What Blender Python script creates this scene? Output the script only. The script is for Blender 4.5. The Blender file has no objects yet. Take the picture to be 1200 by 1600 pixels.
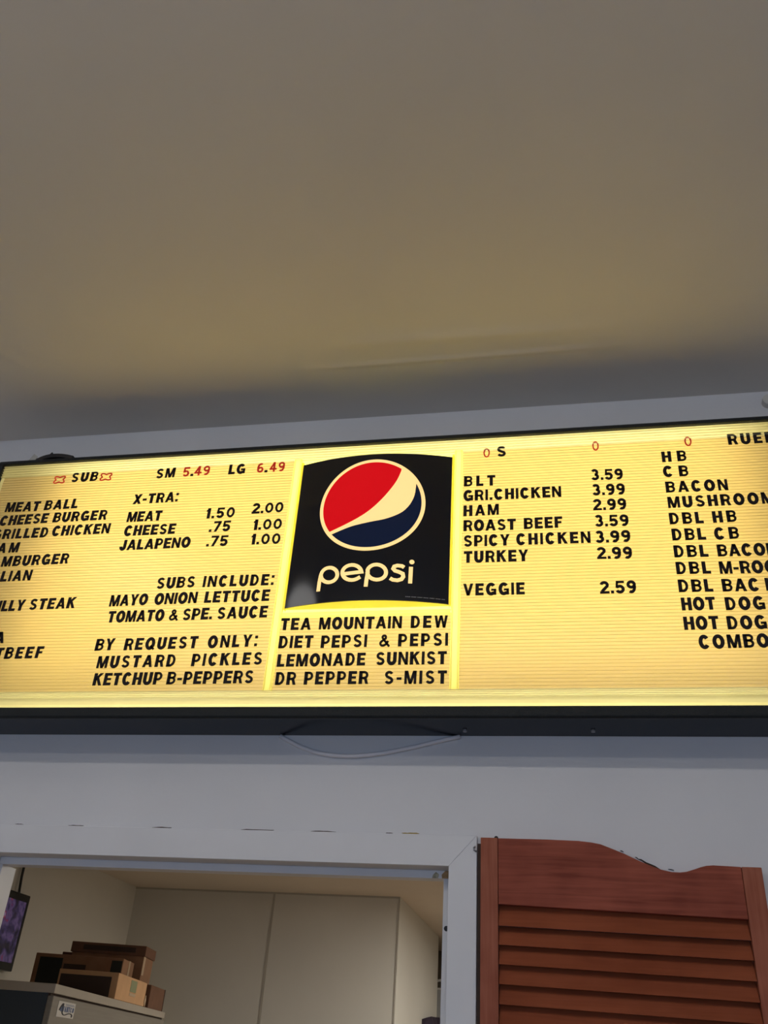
import bpy, bmesh, math, random
from mathutils import Vector, Matrix
random.seed(7)
C = bpy.context.scene.collection
SC = bpy.context.scene

# ------------------------------------------------------------------ camera
PITCH, ROLL, YAW, FPX = 0.55694218, 0.07325446, -0.22002821, 1382.09
cam_d = bpy.data.cameras.new('camera'); cam = bpy.data.objects.new('camera', cam_d); C.objects.link(cam)
fwd = Vector((math.sin(YAW)*math.cos(PITCH), math.cos(YAW)*math.cos(PITCH), math.sin(PITCH)))
rgt = Vector((math.cos(YAW), -math.sin(YAW), 0)); upv = rgt.cross(fwd)
r_ = math.cos(ROLL)*rgt + math.sin(ROLL)*upv
u_ = -math.sin(ROLL)*rgt + math.cos(ROLL)*upv
cam.matrix_world = Matrix(((r_.x, u_.x, -fwd.x, 0), (r_.y, u_.y, -fwd.y, -2.3), (r_.z, u_.z, -fwd.z, 1.55), (0, 0, 0, 1)))
cam_d.sensor_fit = 'VERTICAL'; cam_d.sensor_height = 24; cam_d.lens = 24*FPX/1600.0
cam_d.clip_start = 0.05
SC.camera = cam

# ------------------------------------------------------------------ world, light, exposure
SC.view_settings.view_transform = 'Standard'; SC.view_settings.look = 'None'
SC.view_settings.gamma = 1; SC.view_settings.exposure = 0.0; SC.view_settings.use_curve_mapping = False
w = bpy.data.worlds.new('sky'); SC.world = w; w.use_nodes = True
w.node_tree.nodes['Background'].inputs[0].default_value = (0.55, 0.7, 1.0, 1)
w.node_tree.nodes['Background'].inputs[1].default_value = 0.4
def area(name, loc, rot, sx, sy, power, col):
    l = bpy.data.lights.new(name, 'AREA'); l.shape = 'RECTANGLE'; l.size = sx; l.size_y = sy
    l.energy = power; l.color = col
    o = bpy.data.objects.new(name, l); o.location = loc; o.rotation_euler = rot; C.objects.link(o); return o
# daylight through the shop window in the rear wall
area('window_daylight', (-0.4, -5.9, 1.35), (math.radians(90), 0, 0), 5.6, 1.7, 43, (0.52, 0.68, 1.0))
TUBE_POWER = 5.4          # sign tubes (emission strength)
STRIP_NEAR, STRIP_FAR = 14.0, 10.0     # ceiling strip lights
BACK_LIGHT = 17.0

# ------------------------------------------------------------------ materials
def mat(name, col, rough=0.6, spec=0.5, noise=None, bump=None, emit=None, metal=0.0, coat=0.0):
    m = bpy.data.materials.new(name); m.use_nodes = True
    nt = m.node_tree; b = nt.nodes['Principled BSDF']
    b.inputs['Base Color'].default_value = (*col, 1); b.inputs['Roughness'].default_value = rough
    b.inputs['Specular IOR Level'].default_value = spec; b.inputs['Metallic'].default_value = metal
    b.inputs['Coat Weight'].default_value = coat
    tc = nt.nodes.new('ShaderNodeTexCoord')
    if noise:
        sc, amt = noise[:2]
        n = nt.nodes.new('ShaderNodeTexNoise'); n.inputs['Scale'].default_value = sc; n.inputs['Detail'].default_value = 4
        mp = nt.nodes.new('ShaderNodeMapping'); mp.inputs['Scale'].default_value = noise[2] if len(noise) > 2 else (1, 1, 1)
        nt.links.new(tc.outputs['Object'], mp.inputs[0]); nt.links.new(mp.outputs[0], n.inputs['Vector'])
        cr = nt.nodes.new('ShaderNodeMapRange'); cr.inputs[1].default_value = 0.3; cr.inputs[2].default_value = 0.7
        cr.inputs[3].default_value = 1-amt; cr.inputs[4].default_value = 1+amt*0.6
        nt.links.new(n.outputs['Fac'], cr.inputs[0])
        mx = nt.nodes.new('ShaderNodeMix'); mx.data_type = 'RGBA'; mx.blend_type = 'MULTIPLY'; mx.inputs[0].default_value = 1
        mx.inputs[6].default_value = (*col, 1); nt.links.new(cr.outputs[0], mx.inputs[7])
        nt.links.new(mx.outputs[2], b.inputs['Base Color'])
    if bump:
        n2 = nt.nodes.new('ShaderNodeTexNoise'); n2.inputs['Scale'].default_value = bump[0]; n2.inputs['Detail'].default_value = 3
        nt.links.new(tc.outputs['Object'], n2.inputs['Vector'])
        bp = nt.nodes.new('ShaderNodeBump'); bp.inputs['Strength'].default_value = bump[1]; bp.inputs['Distance'].default_value = 0.004
        nt.links.new(n2.outputs['Fac'], bp.inputs['Height']); nt.links.new(bp.outputs[0], b.inputs['Normal'])
    if emit:
        b.inputs['Emission Color'].default_value = (*emit[0], 1); b.inputs['Emission Strength'].default_value = emit[1]
    return m
def translucent(name, col, dif, f=0.8, gloss=0.04):
    m = bpy.data.materials.new(name); m.use_nodes = True; nt = m.node_tree
    nt.nodes.remove(nt.nodes['Principled BSDF']); out = nt.nodes['Material Output']
    t = nt.nodes.new('ShaderNodeBsdfTranslucent'); t.inputs[0].default_value = (*col, 1)
    d = nt.nodes.new('ShaderNodeBsdfDiffuse'); d.inputs[0].default_value = (*dif, 1)
    g = nt.nodes.new('ShaderNodeBsdfGlossy'); g.inputs['Roughness'].default_value = 0.25
    a = nt.nodes.new('ShaderNodeMixShader'); a.inputs[0].default_value = f
    nt.links.new(d.outputs[0], a.inputs[1]); nt.links.new(t.outputs[0], a.inputs[2])
    b = nt.nodes.new('ShaderNodeMixShader'); b.inputs[0].default_value = gloss
    nt.links.new(a.outputs[0], b.inputs[1]); nt.links.new(g.outputs[0], b.inputs[2])
    nt.links.new(b.outputs[0], out.inputs['Surface'])
    return m
def wood(name, c1, c2, axis):
    m = mat(name, c1, 0.5, 0.12); nt = m.node_tree; b = nt.nodes['Principled BSDF']
    tc = nt.nodes.new('ShaderNodeTexCoord'); mp = nt.nodes.new('ShaderNodeMapping')
    mp.inputs['Scale'].default_value = (3, 40, 60) if axis == 'x' else (60, 40, 3)
    n = nt.nodes.new('ShaderNodeTexNoise'); n.inputs['Scale'].default_value = 1.6; n.inputs['Detail'].default_value = 6
    n.inputs['Distortion'].default_value = 0.6
    n2 = nt.nodes.new('ShaderNodeTexNoise'); n2.inputs['Scale'].default_value = 9; n2.inputs['Detail'].default_value = 2
    ad = nt.nodes.new('ShaderNodeMath'); ad.operation = 'ADD'
    mr = nt.nodes.new('ShaderNodeMapRange'); mr.inputs[1].default_value = 0.75; mr.inputs[2].default_value = 1.3
    mx = nt.nodes.new('ShaderNodeMix'); mx.data_type = 'RGBA'
    mx.inputs[6].default_value = (*c1, 1); mx.inputs[7].default_value = (*c2, 1)
    nt.links.new(tc.outputs['Object'], mp.inputs[0]); nt.links.new(mp.outputs[0], n.inputs['Vector'])
    nt.links.new(tc.outputs['Object'], n2.inputs['Vector'])
    nt.links.new(n.outputs['Fac'], ad.inputs[0]); nt.links.new(n2.outputs['Fac'], ad.inputs[1])
    nt.links.new(ad.outputs[0], mr.inputs[0]); nt.links.new(mr.outputs[0], mx.inputs[0])
    nt.links.new(mx.outputs[2], b.inputs['Base Color'])
    return m

M = {}
M['wall'] = mat('white_wall_paint', (0.70, 0.70, 0.71), 0.55, 0.3, noise=(3, 0.03), bump=(60, 0.12))
M['ceiling'] = mat('ceiling_paint', (0.73, 0.70, 0.645), 0.8, 0.2, noise=(2, 0.02), bump=(90, 0.06))
M['trim'] = mat('white_trim_gloss', (0.72, 0.72, 0.73), 0.4, 0.4, noise=(6, 0.03))
M['floor'] = mat('tan_floor', (0.33, 0.255, 0.185), 0.5, 0.4, noise=(4, 0.15))
M['sidewall'] = mat('cream_side_wall', (0.60, 0.56, 0.50), 0.7, 0.3, noise=(2, 0.03))
M['backwall'] = mat('cream_panel', (0.63, 0.605, 0.54), 0.5, 0.3, noise=(2, 0.03))
M['backceil'] = mat('back_ceiling', (0.66, 0.58, 0.48), 0.8, 0.2, noise=(2, 0.03))
M['seam'] = mat('grey_seam_strip', (0.42, 0.39, 0.33), 0.5)
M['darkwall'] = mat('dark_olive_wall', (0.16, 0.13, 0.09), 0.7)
M['crack'] = mat('dark_crack', (0.05, 0.03, 0.02), 0.9)
M['glue'] = mat('yellow_glue', (0.36, 0.27, 0.08), 0.8)
M['tanpeel'] = mat('bare_tan_wood', (0.45, 0.27, 0.12), 0.8, noise=(80, 0.4))
M['palepeel'] = mat('peeling_paint', (0.42, 0.38, 0.26), 0.8, noise=(120, 0.5))
M['black'] = mat('black_sign_enamel', (0.005, 0.006, 0.009), 0.2, 0.16)
M['blackrail'] = mat('textured_black_rail', (0.008, 0.011, 0.012), 0.35, 0.3, bump=(500, 0.5))
M['white_in'] = mat('white_light_box_lining', (0.85, 0.85, 0.82), 0.6)
M['face'] = translucent('yellowed_letter_track', (0.635, 0.475, 0.145), (0.64, 0.61, 0.54), 0.78)
M['band'] = translucent('ribbed_clear_band', (0.86, 0.81, 0.42), (0.62, 0.60, 0.50), 0.80)
M['divider'] = translucent('bright_yellow_divider', (1.0, 0.93, 0.28), (0.7, 0.68, 0.4), 0.93)
M['letter'] = mat('black_letter_plastic', (0.016, 0.012, 0.014), 0.5, 0.12)
M['redletter'] = mat('red_letter_plastic', (0.50, 0.03, 0.02), 0.45, 0.3, emit=((0.8, 0.05, 0.02), 0.22))
M['tube'] = mat('lit_tube', (1, 1, 1), 0.5, emit=((1.0, 0.90, 0.66), TUBE_POWER))
M['logo_black'] = mat('glossy_navy_black', (0.004, 0.006, 0.011), 0.10, 0.5)
M['logo_cream'] = mat('backlit_cream', (0.8, 0.65, 0.35), 0.15, 0.4, emit=((1.0, 0.70, 0.24), 0.80))
M['logo_red'] = mat('backlit_red', (0.25, 0.002, 0.004), 0.15, 0.3, emit=((1.0, 0.002, 0.010), 0.56))
M['logo_blue'] = mat('backlit_blue', (0.003, 0.010, 0.035), 0.15, 0.4, emit=((0.02, 0.10, 0.45), 0.03))
M['wood_v'] = wood('red_brown_wood_upright', (0.26, 0.072, 0.038), (0.40, 0.135, 0.078), 'z')
M['wood_h'] = wood('red_brown_wood_level', (0.20, 0.044, 0.024), (0.36, 0.094, 0.055), 'x')
M['slat'] = wood('red_brown_slat', (0.23, 0.055, 0.022), (0.30, 0.078, 0.033), 'x')
M['screw'] = mat('dull_steel', (0.35, 0.35, 0.36), 0.4, 0.5, metal=0.6)
M['cable'] = mat('pale_grey_cable', (0.78, 0.76, 0.78), 0.5)
M['rubber'] = mat('black_rubber', (0.01, 0.01, 0.012), 0.6)
M['tape'] = mat('clear_grey_tape', (0.40, 0.40, 0.38), 0.5)
M['steel'] = mat('brushed_grey_steel', (0.27, 0.245, 0.205), 0.45, 0.5, noise=(3, 0.1, (1, 1, 30)), metal=0.25)
M['steel_lip'] = mat('pale_grey_steel', (0.45, 0.40, 0.33), 0.4, 0.5, noise=(4, 0.08), metal=0.2)
M['steel_side'] = mat('dark_blue_black_side', (0.022, 0.040, 0.062), 0.25, 0.6)
M['card'] = mat('brown_cardboard', (0.30, 0.165, 0.095), 0.85, 0.2, noise=(14, 0.12))
M['card_dark'] = mat('dark_brown_cardboard', (0.17, 0.088, 0.054), 0.85, 0.2, noise=(14, 0.12))
M['card_tan'] = mat('tan_cardboard', (0.60, 0.36, 0.19), 0.85, 0.2, noise=(14, 0.06))
M['print'] = mat('black_print', (0.02, 0.022, 0.018), 0.8)
M['print_shade_brown'] = mat('brown_print_and_shade', (0.05, 0.028, 0.018), 0.8)
M['green_label'] = mat('green_paper_label', (0.25, 0.27, 0.14), 0.7)
M['packing_tape'] = mat('tan_packing_tape', (0.50, 0.36, 0.22), 0.35)
M['sticker'] = mat('white_sticker', (0.66, 0.64, 0.60), 0.5)
M['ink_blue'] = mat('blue_ink', (0.10, 0.16, 0.33), 0.6)
M['ink_black'] = mat('black_ink', (0.008, 0.008, 0.012), 0.6)
M['tv'] = mat('black_tv_plastic', (0.006, 0.007, 0.006), 0.35)
M['locker'] = mat('grey_locker_paint', (0.30, 0.30, 0.29), 0.5)
M['cloth'] = mat('dark_purple_cloth', (0.022, 0.012, 0.028), 0.9)
M['whiteplastic'] = mat('white_plastic', (0.62, 0.60, 0.55), 0.4)
M['stripglow'] = mat('lit_strip_near', (1, 1, 1), 0.5, emit=((1.0, 0.93, 0.85), STRIP_NEAR))
M['stripglow_far'] = mat('lit_strip_far', (1, 1, 1), 0.5, emit=((1.0, 0.93, 0.85), STRIP_FAR))
M['roundglow'] = mat('lit_round_light', (1, 1, 1), 0.5, emit=((1.0, 0.97, 0.94), 3.0))
M['backglow'] = mat('lit_strip_back', (1, 1, 1), 0.5, emit=((1.0, 0.95, 0.86), BACK_LIGHT))
# television picture: blurry purple, blue and red patches
m = mat('television_picture', (0.02, 0.02, 0.02), 0.3); nt = m.node_tree; b = nt.nodes['Principled BSDF']
tc = nt.nodes.new('ShaderNodeTexCoord'); n = nt.nodes.new('ShaderNodeTexNoise'); n.inputs['Scale'].default_value = 13; n.inputs['Detail'].default_value = 3
cr = nt.nodes.new('ShaderNodeValToRGB'); e = cr.color_ramp.elements
e[0].position = 0.36; e[0].color = (0.006, 0.004, 0.012, 1); e[1].position = 0.72; e[1].color = (0.20, 0.24, 0.42, 1)
for p, c in ((0.47, (0.035, 0.022, 0.07, 1)), (0.54, (0.09, 0.055, 0.13, 1)), (0.60, (0.05, 0.02, 0.08, 1)), (0.65, (0.22, 0.015, 0.03, 1))):
    q = e.new(p); q.color = c
nt.links.new(tc.outputs['Object'], n.inputs['Vector']); nt.links.new(n.outputs['Fac'], cr.inputs[0])
nt.links.new(cr.outputs[0], b.inputs['Emission Color']); b.inputs['Emission Strength'].default_value = 0.6
M['picture'] = m

# ------------------------------------------------------------------ mesh helpers
class MB:
    def __init__(self): self.v = []; self.f = []
    def add(self, vs, fs):
        o = len(self.v); self.v += [tuple(p) for p in vs]; self.f += [tuple(i+o for i in q) for q in fs]
    def box(self, x0, x1, y0, y1, z0, z1):
        vs = [(x, y, z) for z in (z0, z1) for y in (y0, y1) for x in (x0, x1)]
        self.add(vs, [(0, 2, 3, 1), (4, 5, 7, 6), (0, 1, 5, 4), (2, 6, 7, 3), (0, 4, 6, 2), (1, 3, 7, 5)])
        return self
    def prism(self, poly, y0, y1):
        # poly in (x,z), extruded along y; y0 is the front
        n = len(poly)
        a = sum(poly[i][0]*poly[(i+1) % n][1]-poly[(i+1) % n][0]*poly[i][1] for i in range(n))
        if a < 0: poly = poly[::-1]
        vs = [(x, y0, z) for x, z in poly]+[(x, y1, z) for x, z in poly]
        fs = [tuple(range(n)), tuple(range(2*n-1, n-1, -1))]
        fs += [(i, i+n, (i+1) % n+n, (i+1) % n) for i in range(n)]
        self.add(vs, fs); return self
    def ribbon(self, pts, wd, y0, y1, closed=False, mapf=None):
        # thick stroke along (x,z) points, extruded in y
        n = len(pts); L = []; R = []
        for i in range(n):
            p = Vector(pts[i])
            a = Vector(pts[i-1]) if (i > 0 or closed) else None
            c = Vector(pts[(i+1) % n]) if (i < n-1 or closed) else None
            d1 = (p-a).normalized() if a is not None else None
            d2 = (c-p).normalized() if c is not None else None
            if d1 is None: d1 = d2
            if d2 is None: d2 = d1
            t = d1+d2
            t = t.normalized() if t.length > 1e-6 else d1
            nr = Vector((-t.y, t.x)); cs = max(0.5, abs(nr.dot(Vector((-d1.y, d1.x)))))
            h = wd/2/cs
            L.append(p+nr*h); R.append(p-nr*h)
        vs = []
        for i in range(n):
            for q in (L[i], R[i]):
                for k, y in ((0, y0), (1, y1)):
                    if mapf: vs.append(mapf(q.x, q.y, y))
                    else: vs.append((q.x, y, q.y))
        fs = []
        for i in range(n if closed else n-1):
            j = (i+1) % n; a = 4*i; b = 4*j
            fs += [(a, a+2, b+2, b), (a+1, b+1, b+3, a+3), (a, b, b+1, a+1), (a+2, a+3, b+3, b+2)]
        if not closed:
            fs += [(0, 1, 3, 2)]; a = 4*(n-1); fs += [(a, a+2, a+3, a+1)]
        self.add(vs, fs); return self
    def tube(self, path, r, n=8):
        path = [Vector(p) for p in path]; rings = []
        for i, p in enumerate(path):
            d = (path[min(i+1, len(path)-1)]-path[max(i-1, 0)]).normalized()
            a = d.cross(Vector((0, 0, 1)))
            if a.length < 1e-3: a = d.cross(Vector((1, 0, 0)))
            a.normalize(); b = d.cross(a)
            rings.append([p+(a*math.cos(2*math.pi*k/n)+b*math.sin(2*math.pi*k/n))*r for k in range(n)])
        vs = [q for ring in rings for q in ring]; fs = []
        for i in range(len(path)-1):
            for k in range(n):
                fs.append((i*n+k, i*n+(k+1) % n, (i+1)*n+(k+1) % n, (i+1)*n+k))
        fs.append(tuple(range(n-1, -1, -1))); fs.append(tuple((len(path)-1)*n+k for k in range(n)))
        self.add(vs, fs); return self
    def build(self, name, m, parent=None, bevel=0, smooth=False, loc=None, rotz=0):
        me = bpy.data.meshes.new(name); me.from_pydata(self.v, [], self.f); me.update()
        bm = bmesh.new(); bm.from_mesh(me); bmesh.ops.recalc_face_normals(bm, faces=bm.faces); bm.to_mesh(me); bm.free()
        o = bpy.data.objects.new(name, me); C.objects.link(o); me.materials.append(M[m])
        if smooth:
            for p in me.polygons: p.use_smooth = True
        if bevel:
            md = o.modifiers.new('bevel', 'BEVEL'); md.width = bevel; md.segments = 3; md.limit_method = 'ANGLE'
        if parent: o.parent = parent
        if loc: o.location = loc
        if rotz: o.rotation_euler = (0, 0, rotz)
        return o
def tag(o, label=None, cat=None, group=None, kind=None):
    if label: o['label'] = label
    if cat: o['category'] = cat
    if group: o['group'] = group
    if kind: o['kind'] = kind
    return o
def thing(name, label, cat, loc=(0, 0, 0), rotz=0, group=None):
    o = bpy.data.objects.new(name, None); C.objects.link(o); o.empty_display_size = 0.1
    o.location = loc; o.rotation_euler = (0, 0, rotz)
    return tag(o, label, cat, group)
def struct(o, label, cat): return tag(o, label, cat, kind='structure')
def box(*a): return MB().box(*a)

# ------------------------------------------------------------------ room shell
CZ = 3.40
XL, XR, YR = -4.2, 3.2, -6.0          # front room
OX0, OX1, OZ = -1.54, -0.284, 1.972   # opening in the front wall
m = MB(); m.box(XL, OX0, 0, 0.12, 0, CZ); m.box(OX1, XR, 0, 0.12, 0, CZ); m.box(OX0, OX1, 0, 0.12, OZ, CZ)
wf = struct(m.build('wall_front', 'wall'), 'white painted wall behind the lit menu board, with an opening cut in it', 'wall')
struct(box(XL-0.1, XL, YR, 0.12, 0, CZ).build('wall_left', 'sidewall'), 'left side wall of the front room', 'wall')
struct(box(XR, XR+0.1, YR, 0.12, 0, CZ).build('wall_right', 'sidewall'), 'right side wall of the front room', 'wall')
m = MB(); m.box(XL, XR, YR-0.1, YR, 0, 0.45); m.box(XL, XR, YR-0.1, YR, 2.25, CZ)
m.box(XL, -3.3, YR-0.1, YR, 0.45, 2.25); m.box(2.5, XR, YR-0.1, YR, 0.45, 2.25)
struct(m.build('wall_rear', 'sidewall'), 'rear wall of the front room around a wide shop window', 'wall')
m = MB()
for x in (-3.3, -1.4, 0.5, 2.44): m.box(x, x+0.06, YR-0.08, YR-0.02, 0.45, 2.25)
m.box(-3.3, 2.5, YR-0.08, YR-0.02, 0.45, 0.51); m.box(-3.3, 2.5, YR-0.08, YR-0.02, 2.19, 2.25)
struct(m.build('window_1', 'trim'), 'white frame of the shop window behind the viewer', 'window')
struct(box(XL-0.1, XR+0.1, YR-0.1, 8.0, -0.1, 0).build('floor', 'floor'), 'tan floor', 'floor')
# ceiling, with low ridges added to catch sign light as pale streaks
def lin(a, b, n): return [a+(b-a)*i/n for i in range(n+1)]
xs = sorted(set([XL, XR]+lin(-1.2, 0.7, 60)+[-2.5, 1.8]))
ys = sorted(set([YR, -3, -1.5, 0.0]+lin(-0.46, -0.16, 60)))
def ridge(x, y):
    def g(yc, sg, A, xc, sx):
        return A*math.exp(-((y-yc)/sg)**2)*math.exp(-((x-xc)/sx)**4)
    return g(-0.262, 0.012, 0.0034, -0.27, 0.45)+g(-0.355+0.02*(x+0.3), 0.024, 0.0036, -0.22, 0.36)+g(-0.305, 0.010, 0.0005, 0.0, 0.3)
vs = [(x, y, CZ-ridge(x, y)) for y in ys for x in xs]; nx = len(xs)
fs = [(j*nx+i, (j+1)*nx+i, (j+1)*nx+i+1, j*nx+i+1) for j in range(len(ys)-1) for i in range(nx-1)]
m = MB(); m.add(vs, fs)
struct(m.build('ceiling', 'ceiling', smooth=True), 'plain beige-white ceiling above the menu board, with faint ridges shaped to catch the sign light', 'ceiling')

# ------------------------------------------------------------------ opening: casing, stops, cracks
TZ = 2.045; TX = -0.215
hd = struct(MB().prism([(-1.612, TZ), (TX, TZ), (OX1, OZ-0.001), (OX0, OZ-0.001)], -0.016, 0).build('trim_1', 'trim', bevel=0.0015),
            'white head casing along the top of the opening', 'trim')
struct(MB().prism([(TX, TZ), (TX, 0), (OX1, 0), (OX1, OZ-0.001)], -0.016, 0).build('trim_2', 'trim', bevel=0.0015),
       'white right casing of the opening, beside the red-brown saloon door', 'trim')
struct(MB().prism([(-1.612, TZ), (-1.612, 0), (OX0, 0), (OX0, OZ-0.001)], -0.016, 0).build('trim_3', 'trim', bevel=0.0015),
       'white left casing of the opening', 'trim')
hs = struct(box(OX0, OX1, 0.05, 0.092, OZ-0.019, OZ).build('trim_4', 'trim', bevel=0.001), 'narrow white stop strip under the head of the opening', 'trim')
rs = struct(box(OX1-0.02, OX1, 0.05, 0.092, 0, OZ-0.019).build('trim_5', 'trim', bevel=0.001), 'narrow white stop strip down the right side of the opening', 'trim')
struct(box(OX0, OX0+0.012, 0.05, 0.12, 0, OZ-0.019).build('trim_6', 'trim', bevel=0.001), 'white stop strip down the left side of the opening', 'trim')
# peeled paint at the right end of the head stop
m = MB().prism([(-0.308, 1.9535), (-0.2845, 1.9535), (-0.2845, 1.9712), (-0.300, 1.9712), (-0.309, 1.962)], 0.0485, 0.0505)
tag(m.build('peeled_paint', 'tanpeel', hs), 'bare tan wood where the paint has peeled')
m = MB().prism([(-0.333, 1.9535), (-0.318, 1.9535), (-0.316, 1.963), (-0.324, 1.968), (-0.331, 1.961)], 0.0485, 0.0505)
tag(m.build('peeled_paint', 'palepeel', hs), 'small pale patch of peeling paint')
def disc(x, z, r, y0, y1, n=14): return MB().prism([(x+r*math.cos(2*math.pi*k/n), z+r*math.sin(2*math.pi*k/n)) for k in range(n)], y0, y1)
disc(-0.294, 1.839, 0.0062, 0.0485, 0.0505).build('strike_hole', 'ink_black', rs)
def crack(x0, x1, z, h, mt, dz=0):
    n = 7; top = []; bot = []
    for i in range(n):
        t = i/(n-1); x = x0+(x1-x0)*t; k = math.sin(math.pi*t)**0.6
        zz = z+dz*t+random.uniform(-0.3, 0.3)*h
        top.append((x, zz+h*k*0.5)); bot.append((x, zz-h*k*0.5-0.0002))
    return MB().prism(bot+top[::-1], -0.0035, 0.001)
for x0, x1, h, mt in ((-1.49, -1.465, 0.0015, 'print_shade_brown'), (-1.33, -1.285, 0.0025, 'print_shade_brown'), (-1.085, -1.03, 0.0022, 'print_shade_brown'),
                      (-0.835, -0.745, 0.0022, 'print_shade_brown'), (-0.645, -0.578, 0.0022, 'crack'), (-0.448, -0.43, 0.0014, 'crack'), (-0.407, -0.362, 0.004, 'glue')):
    crack(x0, x1, TZ+0.0035, h, mt).build('caulk_crack', mt, hd)
for x0, z0, x1, z1, h in ((0.166, 2.004, 0.226, 1.976, 0.0042), (0.128, 2.021, 0.136, 2.018, 0.0015), (0.162, 2.007, 0.168, 2.004, 0.0012), (0.235, 1.982, 0.248, 1.980, 0.001)):
    crack(x0, x1, z0, h, 'crack', z1-z0).build('paint_crack', 'crack', wf)
# thin pale line of wall paint along the profiled door top is the wall itself

# ------------------------------------------------------------------ back room
BZ = 2.60
struct(box(-3.4, 3.2, 0.12, 8.0, BZ, BZ+0.08).build('ceiling_back', 'backceil'), 'brownish ceiling of the back room', 'ceiling')
wb = struct(box(-3.3, -1.212, 4.62, 4.70, 0, BZ).build('wall_back', 'backwall'), 'cream panelled wall facing the opening in the back room', 'wall')
box(-2.184, -2.168, 4.615, 4.62, 0, BZ).build('panel_seam', 'seam', wb)
box(-1.222, -1.212, 4.614, 4.62, 0, BZ).build('corner_bead', 'seam', wb)
box(-3.3, -1.212, 4.612, 4.62, BZ-0.012, BZ).build('top_bead', 'seam', wb)
struct(box(-1.292, -1.212, 4.70, 6.82, 0, BZ).build('wall_passage', 'backwall'), 'cream wall running back from the corner of the panelled wall', 'wall')
struct(box(-3.4, -3.3, 0.12, 8.0, 0, BZ).build('wall_backleft', 'backwall'), 'cream left wall of the back room where the television hangs', 'wall')
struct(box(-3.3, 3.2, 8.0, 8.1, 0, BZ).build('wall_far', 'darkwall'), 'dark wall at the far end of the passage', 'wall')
struct(box(3.2, 3.3, 0.12, 8.1, 0, BZ).build('wall_backright', 'backwall'), 'right wall of the back room', 'wall')
for y, l in ((3.3, 'square ceiling light of the back room, hidden behind the front wall'), (5.7, 'square ceiling light beside the passage wall')):
    t = thing('ceiling_light', l, 'light', (0.45, y, BZ))
    h = 0.6 if y < 5 else 0.32
    box(-h-0.02, h+0.02, -h-0.02, h+0.02, -0.05, -0.001).build('housing', 'trim', t); box(-h, h, -h, h, -0.055, -0.05).build('diffuser', 'backglow', t)

# television on the left wall of the back room
t = thing('television', 'black framed wall television showing a purple picture, left edge of the opening', 'television', (-3.3, 2.73, 2.084))
box(0.005, 0.05, -0.35, 0.353, -0.208, 0.208).build('case', 'tv', t, bevel=0.006)
box(0.05, 0.053, -0.32, 0.318, -0.165, 0.165).build('screen', 'picture', t)
MB().tube([(0.03, 0.245, 0.205), (0.02, 0.245, 0.30), (0.012, 0.247, 0.515)], 0.008).build('cable', 'tv', t)

# refrigerator, front towards the right
FR = math.atan2(0.9777, -0.21)        # local x runs back along the front, local y to the left
FZ = 1.721
t = thing('refrigerator', 'grey steel commercial refrigerator with dark blue-black side, carrying cardboard boxes', 'refrigerator', (-1.808, 1.0, 0), FR)
box(0.0, 2.16, 0.02, 0.80, 0.12, FZ-0.03).build('body', 'steel_side', t)
box(-0.002, 2.16, -0.001, 0.8, FZ-0.030, FZ).build('top_panel', 'steel_lip', t, bevel=0.002)
box(0.0, 2.16, 0.012, 0.02, FZ-0.038, FZ-0.030).build('shadow_gap', 'print_shade_brown', t)
box(0.0, 2.16, -0.002, 0.02, FZ-0.17, FZ-0.038).build('front_header', 'steel', t, bevel=0.003)
for k in range(3):
    d = box(0.02+0.71*k, 0.70+0.71*k, -0.02, 0.018, 0.15, FZ-0.19).build('door', 'steel', t, bevel=0.004)
    box(0.64+0.71*k, 0.665+0.71*k, -0.045, -0.018, 0.75, 1.15).build('handle', 'rubber', d, bevel=0.006)
for a in (0.08, 2.06):
    for b2 in (0.08, 0.72): box(a-0.03, a+0.03, b2-0.03, b2+0.03, 0, 0.12).build('foot', 'rubber', t)
# wide logo sticker: swooping black A and blue letters
st = box(0.072, 0.298, -0.0035, -0.002, FZ-0.099, FZ-0.049).build('sticker', 'sticker', t)
tag(st, 'white square sticker with blue lettering and a black swoosh')
def stk(u, v): return (0.072+0.226*u, FZ-0.099+0.05*v)      # sticker coordinates
swoosh = MB()
def bez(p0, p1, p2, p3, n=10):
    return [tuple(sum(c*p[k] for c, p in zip(((1-t)**3, 3*t*(1-t)**2, 3*t*t*(1-t), t**3), (p0, p1, p2, p3))) for k in (0, 1)) for t in [i/n for i in range(n+1)]]
sw = bez((0.10, 0.42), (0.16, 0.75), (0.30, 1.0), (0.27, 0.78))+bez((0.27, 0.78), (0.22, 0.35), (0.30, 0.02), (0.55, 0.22))[1:]+bez((0.55, 0.22), (0.72, 0.36), (0.95, 0.30), (0.86, 0.08))[1:]
smap = lambda q, z, y: (stk(q, z)[0], y, stk(q, z)[1])
MB().ribbon(sw, 0.055, -0.005, -0.0035, mapf=smap).build('swoosh', 'ink_black', st)

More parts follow.
